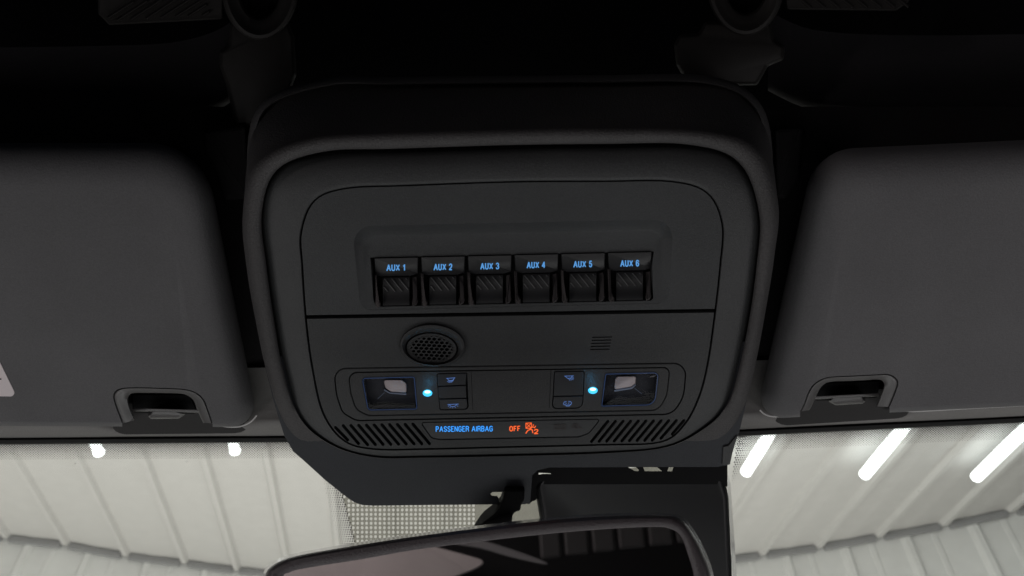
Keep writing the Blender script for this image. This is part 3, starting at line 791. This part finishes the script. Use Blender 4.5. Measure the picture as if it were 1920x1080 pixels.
icon(ab, [[(1072, 803), (1075, 797), (1079, 795), (1083, 797), (1086, 801), (1091, 804)], [(1076, 800), (1083, 803)], [(1081, 796), (1079, 805)]], M['ghost'], 2.0, -.0002, "unlit_symbol")

# ============================================================ TRIM SHROUD BELOW THE CONSOLE
SH = [(560, 640), (1400, 640), (1414, 690), (1396, 770), (1386, 812), (1372, 840), (1368, 871.5), (1345, 876), (1235, 876), (1030, 877), (1008, 882), (998, 892), (994, 946), (989, 943.5), (985, 946), (977, 946), (979, 936)]
SH += [(972, 926), (947, 925), (944, 922.8), (924, 923), (919, 927), (922, 931.5), (932, 932), (935, 936), (935.5, 946)]
SH += [(700, 948.5), (680, 947.5), (664, 942), (648, 931), (610, 901), (575, 869), (549, 846), (533, 818), (524, 790), (513, 753), (497, 690)]
tp = thing("console_trim", "smooth black trim panel spanning from the console down to the mirror", "trim panel")
plate("trim_panel", PC, SH, M['plastic_cool'], tp, h=-.0045, thick=.0010, bev=.0003)
o = plate("trim_clip", PC, fillet([(1356, 838), (1366, 836), (1385, 812), (1374, 848), (1369, 871), (1354, 872.5)], 1.5, 2), M['pod'], tp, h=-.0035, thick=.01, bev=.0008)
# dark plate added to block the gap over the cover, leaving slivers of light
slv = [[(1010, 886.5), (1018, 886.8), (1033, 887.6), (1033, 889), (1018, 889), (1010, 890.5)], [(1177, 876), (1192, 876), (1198, 881), (1197, 884), (1190, 883.5)],
       [(1206, 876), (1232, 876), (1242, 884), (1209, 884)], [(1254, 876), (1263, 876), (1260, 884.5), (1251, 884)]]
plate("gap_blocker", PC, [(986, 866), (1364, 862), (1364, 912), (1030, 914), (1010, 930), (1004, 938), (998, 940), (992, 945), (986, 944)], M['dark'], tp, holes=slv, h=-.012, thick=.0003, bev=0)

# ============================================================ SENSOR COVER
PB = Plane(.462, 8)
bx = thing("sensor_cover", "black boxy sensor cover on the windshield behind the mirror", "sensor cover")
BO = fillet([(999, 891), (1352, 881), (1366, 930), (1377, 1200), (1040, 1200), (1014, 985)], [24, 14, 60, 10, 10, 60], 8)
bm = bmesh.new()
add_loft(bm, PB, [H(BO, -.075), H(BO, -.0055), H(inset(BO, 2.5), -.0025), H(inset(BO, 6), -.0006), H(inset(BO, 10), -.0002), H(inset(BO, 14), -.0012)], cap_last=True)
finish("cover_shell", bm, M['box'], bx, smooth=45)
bm = bmesh.new()
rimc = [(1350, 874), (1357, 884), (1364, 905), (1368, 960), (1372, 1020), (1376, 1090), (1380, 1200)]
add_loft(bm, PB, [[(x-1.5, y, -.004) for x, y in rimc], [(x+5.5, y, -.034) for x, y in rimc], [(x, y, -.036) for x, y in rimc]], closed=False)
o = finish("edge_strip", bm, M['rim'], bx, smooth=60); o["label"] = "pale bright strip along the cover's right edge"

# ============================================================ REAR VIEW MIRROR
PM = Plane(.40, -11, 0)
mir = thing("rear_view_mirror", "tilted black rear view mirror cropped by the bottom of the photo", "mirror")
MO = spline([(497, 1082), (512, 1060), (553, 1043), (663, 1023.5), (800, 1003), (1000, 978.5), (1130, 968.5), (1240, 966.5), (1277, 974), (1299, 1000), (1320, 1040), (1334, 1085), (1340, 1160), (1325, 1235), (1290, 1262), (1200, 1270), (900, 1290), (620, 1300), (540, 1290), (505, 1240), (490, 1150)], 6)
MI = inset(MO, 24)
MI = spline([(527, 1088), (545, 1073), (585, 1064), (677, 1049.5), (800, 1028.5), (1000, 1004.5), (1130, 993), (1225, 988.5), (1256, 992), (1276, 1005), (1290, 1040), (1302, 1085), (1308, 1160), (1297, 1215), (1270, 1232), (1190, 1242), (900, 1262), (640, 1270), (570, 1262), (538, 1225), (520, 1150)], 6)
bm = bmesh.new()
back = [(x, y+8, -.030) for x, y in lerp(MO, MI, .9)]
add_loft(bm, PM, [back, H(lerp(MO, MI, .35), -.026), H(inset(MO, 3.5), -.016), H(MO, -.007), H(lerp(MO, MI, .10), -.0025), H(lerp(MO, MI, .25), -.0005), H(lerp(MO, MI, .55), 0), H(lerp(MO, MI, .88), -.0012), H(lerp(MO, MI, .97), -.0025), H(MI, -.006)], cap_first=True)
finish("shell", bm, M['mirror_shell'], mir, smooth=50)
bm = bmesh.new(); add_plate(bm, PM, inset(MI, -1), h=-.0035, thick=.001); finish("mirror_glass", bm, M['mirror_glass'], mir, smooth=0)
# bright back rim
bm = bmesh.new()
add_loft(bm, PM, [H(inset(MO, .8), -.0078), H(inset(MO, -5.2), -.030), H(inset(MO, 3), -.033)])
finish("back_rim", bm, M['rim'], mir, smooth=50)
# stalk
bm = bmesh.new(); Pk = Plane(.455, 5)
ST = [(946, 918), (984, 918), (983, 940), (977, 946), (976, 959), (969, 960.5), (964, 962), (958, 976), (955, 1010), (885, 1010), (898, 990), (907, 980), (927, 965), (938, 952), (943, 938)]
add_plate(bm, Pk, ST, h=0, thick=.02); finish("stalk", bm, M['dark'], mir, bev=.0025)
bm = bmesh.new()
add_plate(bm, Pk, [(905, 987), (962, 966), (955, 1012), (890, 1012)], h=.004, thick=.01); finish("stalk_boot", bm, M['seal'], mir, bev=.003)

# ============================================================ SUN VISORS
def ring(c, s):   # corners inset by side amounts
    return c
def visor(corners, rads, ins, T_, name_label, notch, Uo, Ui, hook, bars, side):
    v = thing("sun_visor", name_label, "sun visor", group="sun visors either side of the console")
    def loop(s):
        # shift each edge inwards by s*ins[edge]
        n = len(corners); L = []
        lines = []
        for i in range(n):
            a, b = Vector(corners[i]), Vector(corners[(i+1) % n]); d = (b-a).normalized(); m = Vector((-d.y, d.x))
            lines.append((a+m*ins[i]*s, d))
        pts = []
        for i in range(n):
            (p, d), (q, e) = lines[i-1], lines[i]
            den = d.x*e.y-d.y*e.x; t = ((q.x-p.x)*e.y-(q.y-p.y)*e.x)/den
            pts.append((p.x+d.x*t, p.y+d.y*t))
        return fillet(pts, [max(r*(1-.35*s), 4) for r in rads], 10)
    bm = bmesh.new(); lp = []
    lp.append(H(loop(0.06), -T_*1.9)); lp.append(H(loop(0.0), -T_*1.25))
    for s in (0, .02, .06, .12, .2, .3, .42, .56, .72, .88, 1.0):
        lp.append(H(loop(s), -T_*(1-math.sqrt(max(0, 1-(1-s)**2)))))
    lp.append(H(loop(1.12), 0)); lp.append(H(loop(1.3), 0))
    add_loft(bm, PV, lp, cap_last=True, cap_first=True)
    body = finish("visor_body", bm, M['visor'], v, smooth=50)
    # cut the hand notch with a boolean and bake the result
    bm = bmesh.new(); add_loft(bm, PV, [H(notch, .02), H(notch, -.06)], cap_last=True, cap_first=True)
    cutter = finish("cutter", bm, None, smooth=0)
    md = body.modifiers.new("b", 'BOOLEAN'); md.operation = 'DIFFERENCE'; md.object = cutter; md.solver = 'EXACT'
    dg = bpy.context.evaluated_depsgraph_get(); dg.update()
    me = bpy.data.meshes.new_from_object(body.evaluated_get(dg))
    body.modifiers.clear(); body.data = me; me.set_sharp_from_angle(angle=math.radians(50))
    bpy.data.objects.remove(cutter)
    # U trim
    bm = bmesh.new()
    add_loft(bm, PV, [[(x, y, -.012) for x, y in Uo], [(x, y, -.0012) for x, y in Uo], [(x, y, -.0002) for x, y in lerp(Uo, Ui, .12)], [(x, y, -.0008) for x, y in lerp(Uo, Ui, .6)], [(x, y, -.0022) for x, y in lerp(Uo, Ui, .92)], [(x, y, -.004) for x, y in Ui], [(x, y, -.016) for x, y in Ui]], closed=False)
    finish("notch_trim", bm, M['visor_trim'], v, smooth=60)
    # rod across the notch
    bm = bmesh.new(); (xa, ya), (xb, yb2) = bars
    rows = []
    for k in range(9):
        t = math.pi*2*k/8
        rows.append([(xa, ya+3.2*math.cos(t)-3, -.011+.0012*math.sin(t)), (xb, yb2+3.2*math.cos(t)-3, -.011+.0012*math.sin(t))])
    add_loft(bm, PV, rows, closed=False); finish("rod", bm, M['visor_trim'], v, smooth=60)
    return v
Uo = spline([(230, 794), (226, 784), (218, 763), (213, 744), (218, 733), (232, 728), (260, 727), (300, 728), (343, 730), (366, 736), (382, 750), (392, 775), (398, 793.5)], 4, False)
Ui = spline([(251, 788), (252, 784), (245, 768), (240.5, 751), (242.5, 741), (250, 737), (270, 736.5), (300, 737), (338, 738), (354, 743), (364, 753), (371, 772), (381, 793)], 4, False)
notch = [(x, y) for x, y in Uo]+[(398, 900), (230, 900)]
notch = inset(notch, -.8)
vl = visor([(-400, 268), (381, 268), (486, 801), (-400, 797)], [10, 128, 44, 10], [84, 62, 9, 60], .019,
           "dark grey sun visor left of the console with a white sticker corner", notch, Uo, Ui, None, ((248, 771), (374, 774)), 0)
plate("sticker", PV, fillet([(-140, 668), (-6, 668), (31, 743.5), (-140, 741)], [5, 8, 7, 5], 5), M['sticker'], vl, h=.0004, thick=.0003, bev=0)
bm = bmesh.new(); add_stroke(bm, PV, [(-60, 711.5), (2.5, 711)], 2.2, .0006); finish("printed_line", bm, M['ink'], vl, smooth=0)
Uo = spline([(1501, 771.5), (1508, 757), (1515, 738), (1525, 722), (1541, 711.5), (1560, 707), (1600, 705), (1640, 703), (1664, 702), (1678, 708), (1683.5, 719), (1676, 742), (1667, 763)], 4, False)
Ui = spline([(1517, 769), (1521, 763), (1528, 748), (1536, 731), (1546, 720), (1560, 715.5), (1590, 714.5), (1620, 713), (1645, 711.5), (1654, 714), (1657.5, 723), (1650, 744), (1643, 762)], 4, False)
notch = inset([(x, y) for x, y in Uo]+[(1668, 880), (1500, 880)], -.8)
vr = visor([(1528, 281), (2400, 240), (2400, 738), (1416, 786)], [96, 10, 10, 40], [84, 60, 9, 66], .019,
           "dark grey sun visor right of the console without a sticker", notch, Uo, Ui, None, ((1524, 749), (1648, 743)), 1)
def edge_gleam(v, pts, r=1.5):  # pale strip painting the highlight along the visor's lower edge
    pts = spline(pts, 5, False); rows = []
    for k in range(9):
        t = 2*math.pi*k/8; row = []
        for i, (x, y) in enumerate(pts):
            a = Vector(pts[max(i-1, 0)]); b = Vector(pts[min(i+1, len(pts)-1)]); d = (b-a).normalized()
            row.append((x-d.y*r*math.cos(t), y+d.x*r*math.cos(t), -.0145+.0005*math.sin(t)))
        rows.append(row)
    bm = bmesh.new(); add_loft(bm, PV, rows, closed=False); finish("edge_gleam", bm, M['edge_gleam'], v, smooth=80)
M['edge_gleam'] = mat('lit_edge', (.42, .41, .41), .35, .6)  # pale colour stands in for light caught by the visor edge
edge_gleam(vl, [(-300, 797), (0, 797), (130, 797.5), (190, 796.5), (212, 794), (227, 789)])
edge_gleam(vl, [(399, 793), (412, 798), (433, 800.5), (452, 799), (470, 791), (481, 779)])
edge_gleam(vr, [(1425, 769), (1433, 776), (1447, 780.5), (1468, 780.5), (1488, 776.5), (1500, 771.5)])
edge_gleam(vr, [(1668, 763), (1680, 767.5), (1700, 770.5), (1722, 771), (1800, 766.5), (1920, 760), (2200, 745)])
def clip(hook, base, lab):
    c = thing("visor_clip", lab, "visor clip", group="visor clips in the visor notches")
    bm = bmesh.new(); add_loft(bm, PV, [H(hook, -.020), H(hook, -.0150), H(inset(hook, 1.6), -.0122), H(inset(hook, 3.6), -.0112)], cap_last=True)
    finish("hook", bm, M['visor_trim'], c, smooth=40)
    bm = bmesh.new(); add_loft(bm, PV, [H(base, -.040), H(base, -.022), H(inset(base, 2), -.020)], cap_last=True)
    finish("base", bm, M['dark'], c, smooth=40)
clip(fillet([(276, 779), (285, 769), (322, 768), (352, 774.5), (335, 785), (283, 785.5)], 3, 3), fillet([(246, 738), (356, 739), (372, 776), (250, 774)], 6, 3), "black visor clip in the notch of the left visor")
clip(fillet([(1549, 751), (1568, 741), (1616, 739.5), (1624, 752), (1617, 757), (1567, 760)], 3, 3), fillet([(1538, 718), (1650, 713), (1645, 746), (1524, 752)], 6, 3), "black visor clip in the notch of the right visor")
# visor hinge covers beside the console
def hinge(poly, lab):
    bm = bmesh.new(); a = fillet(poly, 8, 4)
    add_loft(bm, PH, [H(a, -.02), H(a, -.002), H(inset(a, 4), .002), H(inset(a, 9), .003)], cap_last=True)
    o = finish("hinge_cover", bm, M['headliner'], smooth=50); tag(o, lab, "hinge cover", "hinge covers beside the console")
hinge([(383, 246), (462, 232), (470, 372), (420, 376), (404, 320), (384, 282)], "black hinge cover between the left visor and the console")
hinge([(1450, 240), (1506, 236), (1500, 330), (1474, 372), (1455, 372)], "black hinge cover between the right visor and the console")

# ============================================================ ROOF LATCHES
PL = Plane(.45, 14)
def latch(cx, cy, sx, label, handle, body):
    l = thing("roof_latch", label, "roof latch", group="roof latches at the top of the windshield frame")
    bm = bmesh.new()
    e = lambda rx, ry, h, dy=0: H(ell(cx, cy+dy, rx, ry, 48), h)
    add_loft(bm, PL, [e(74, 104, -.02), e(73, 104, .004), e(70, 101, .007), e(64, 95, .0075), e(58, 88, .006), e(52, 80, .0045), e(44, 69, .004), e(41, 64, .002), e(40, 62, -.012)])
    finish("ring", bm, M['latch'], l, smooth=50)
    bm = bmesh.new(); add_plate(bm, PL, ell(cx, cy, 45, 68, 32), h=-.008, thick=.001); finish("ring_floor", bm, M['dark'], l)
    # body below the ring
    bm = bmesh.new(); a = fillet(body, 10, 5)
    add_loft(bm, PL, [H(a, -.03), H(a, -.006), H(inset(a, 3), -.002), H(inset(a, 6), -.0002), H(inset(a, 8), .0002)], cap_last=True)
    finish("bracket", bm, M['latch'], l, smooth=50)
    bm = bmesh.new(); a = fillet(handle[0], 6, 4)
    add_loft(bm, PL, [H(a, -.006), H(a, .002), H(inset(a, 3), .004), H(inset(a, 8), .0038)], cap_last=True)
    hd = finish("handle", bm, M['latch'], l, smooth=50)
    bm = bmesh.new()
    for (x0, y0, x1, y1) in handle[1]:
        d = Vector((x1-x0, y1-y0)).normalized(); m = Vector((-d.y, d.x))
        add_loft(bm, PL, [[(x0+m.x*k, y0+m.y*k, h), (x1+m.x*k, y1+m.y*k, h)] for k, h in ((-3.4, .0035), (-1.5, .0058), (.9, .0058), (3.0, .0035))], closed=False)
    finish("grip_ribs", bm, M['latch'], hd, smooth=20)
    return l
ribsL = [(203, 34, 250, 4), (220, 39, 276, 2), (246, 37, 302, 0), (274, 36, 330, -1), (302, 34, 358, -2), (329, 32, 385, -4), (353, 31, 387, 9), (379, 30, 392, 22)]
latch(487, -29, 1, "black roof latch above the left visor with its ribbed handle pointing left",
      ([(182, -60), (420, -60), (418, 36), (205, 47), (184, 26)], ribsL),
      [(432, 40), (540, 40), (552, 70), (556, 140), (520, 236), (442, 236), (424, 160), (411, 122), (411, 96), (428, 84)])
ribsR = [(1478+26*k+44, 15-k*.3, 1478+26*k, -20-k*.3) for k in range(0, 8)]
latch(1398, -37, -1, "black roof latch above the right visor with its ribbed handle pointing right",
      ([(1462, -60), (1710, -60), (1704, 4), (1680, 20), (1475, 18)], ribsR),
      [(1322, 40), (1445, 40), (1452, 74), (1472, 86), (1470, 112), (1440, 124), (1420, 160), (1290, 160), (1268, 122), (1263, 84), (1275, 64), (1310, 62)])

# ============================================================ BEHIND THE CAMERA, SEEN ONLY IN THE MIRROR
def mp(px, py, s_):
    """point seen in the mirror at this photo pixel, s_ metres on from the glass"""
    m = PM.p(px, py, -.0035); d = m.normalized(); r = d - 2*d.dot(PM.n)*PM.n
    return m + r*s_
def rear(name, polys, m, thick=.01, bev=.004):
    bm = bmesh.new()
    for pts, s_ in polys:
        vs = [bm.verts.new(mp(x, y, s_)) for x, y in pts]
        f = bm.faces.new(vs); r = bmesh.ops.extrude_face_region(bm, geom=[f])
        for v in r['geom']:
            if isinstance(v, bmesh.types.BMVert): v.co += Vector((0, -thick, 0))
    return finish(name, bm, m, smooth=0, bev=bev)
M['rear_fabric'] = mat('rear_headliner_fabric', (.22, .20, .20), .9, .1, grain=.4, gscale=400, var=.06)
M['rear_black'] = mat('rear_trim_black', (.012, .011, .012), .6, .3, var=.1)
o = rear("rear_headliner", [(spline([(300, 980), (560, 980), (700, 985), (800, 1020), (872, 1040), (905, 1051), (898, 1063), (860, 1080), (800, 1110), (650, 1160), (300, 1160)], 5), 1.15)], M['rear_fabric'])
tag(o, "pale grey rear headliner reflected in the left part of the mirror", "rear headliner")
o = rear("rear_hoop", [(spline([(840, 1000), (900, 1012), (960, 1030), (1020, 1052), (1020, 1058), (960, 1045), (900, 1028), (845, 1018)], 4), 1.10)], M['visor'])
tag(o, "curved grey trim strip reflected in the middle of the mirror", "trim strip")
rp = thing("tailgate_cover", "dark ribbed rear panel reflected in the right part of the mirror", "rear panel")
xs_ = [1006, 1052, 1104, 1153, 1210, 1262, 1330]
for k in range(6):
    a_, b_ = xs_[k], xs_[k+1]
    q = [(a_+2+(6 if k == 0 else 0)*0, 970), (b_-3, 970), (b_+3, 1046-k*6), (a_+8, 1050-k*6)]
    o = rear("panel_segment", [(q, 1.05)], M['rear_black'], .02, .006); o.parent = rp
o = rear("rear_wall", [([(250, 900), (1500, 900), (1500, 1300), (250, 1300)], 1.35)], M['dark']); tag(o, kind="structure")
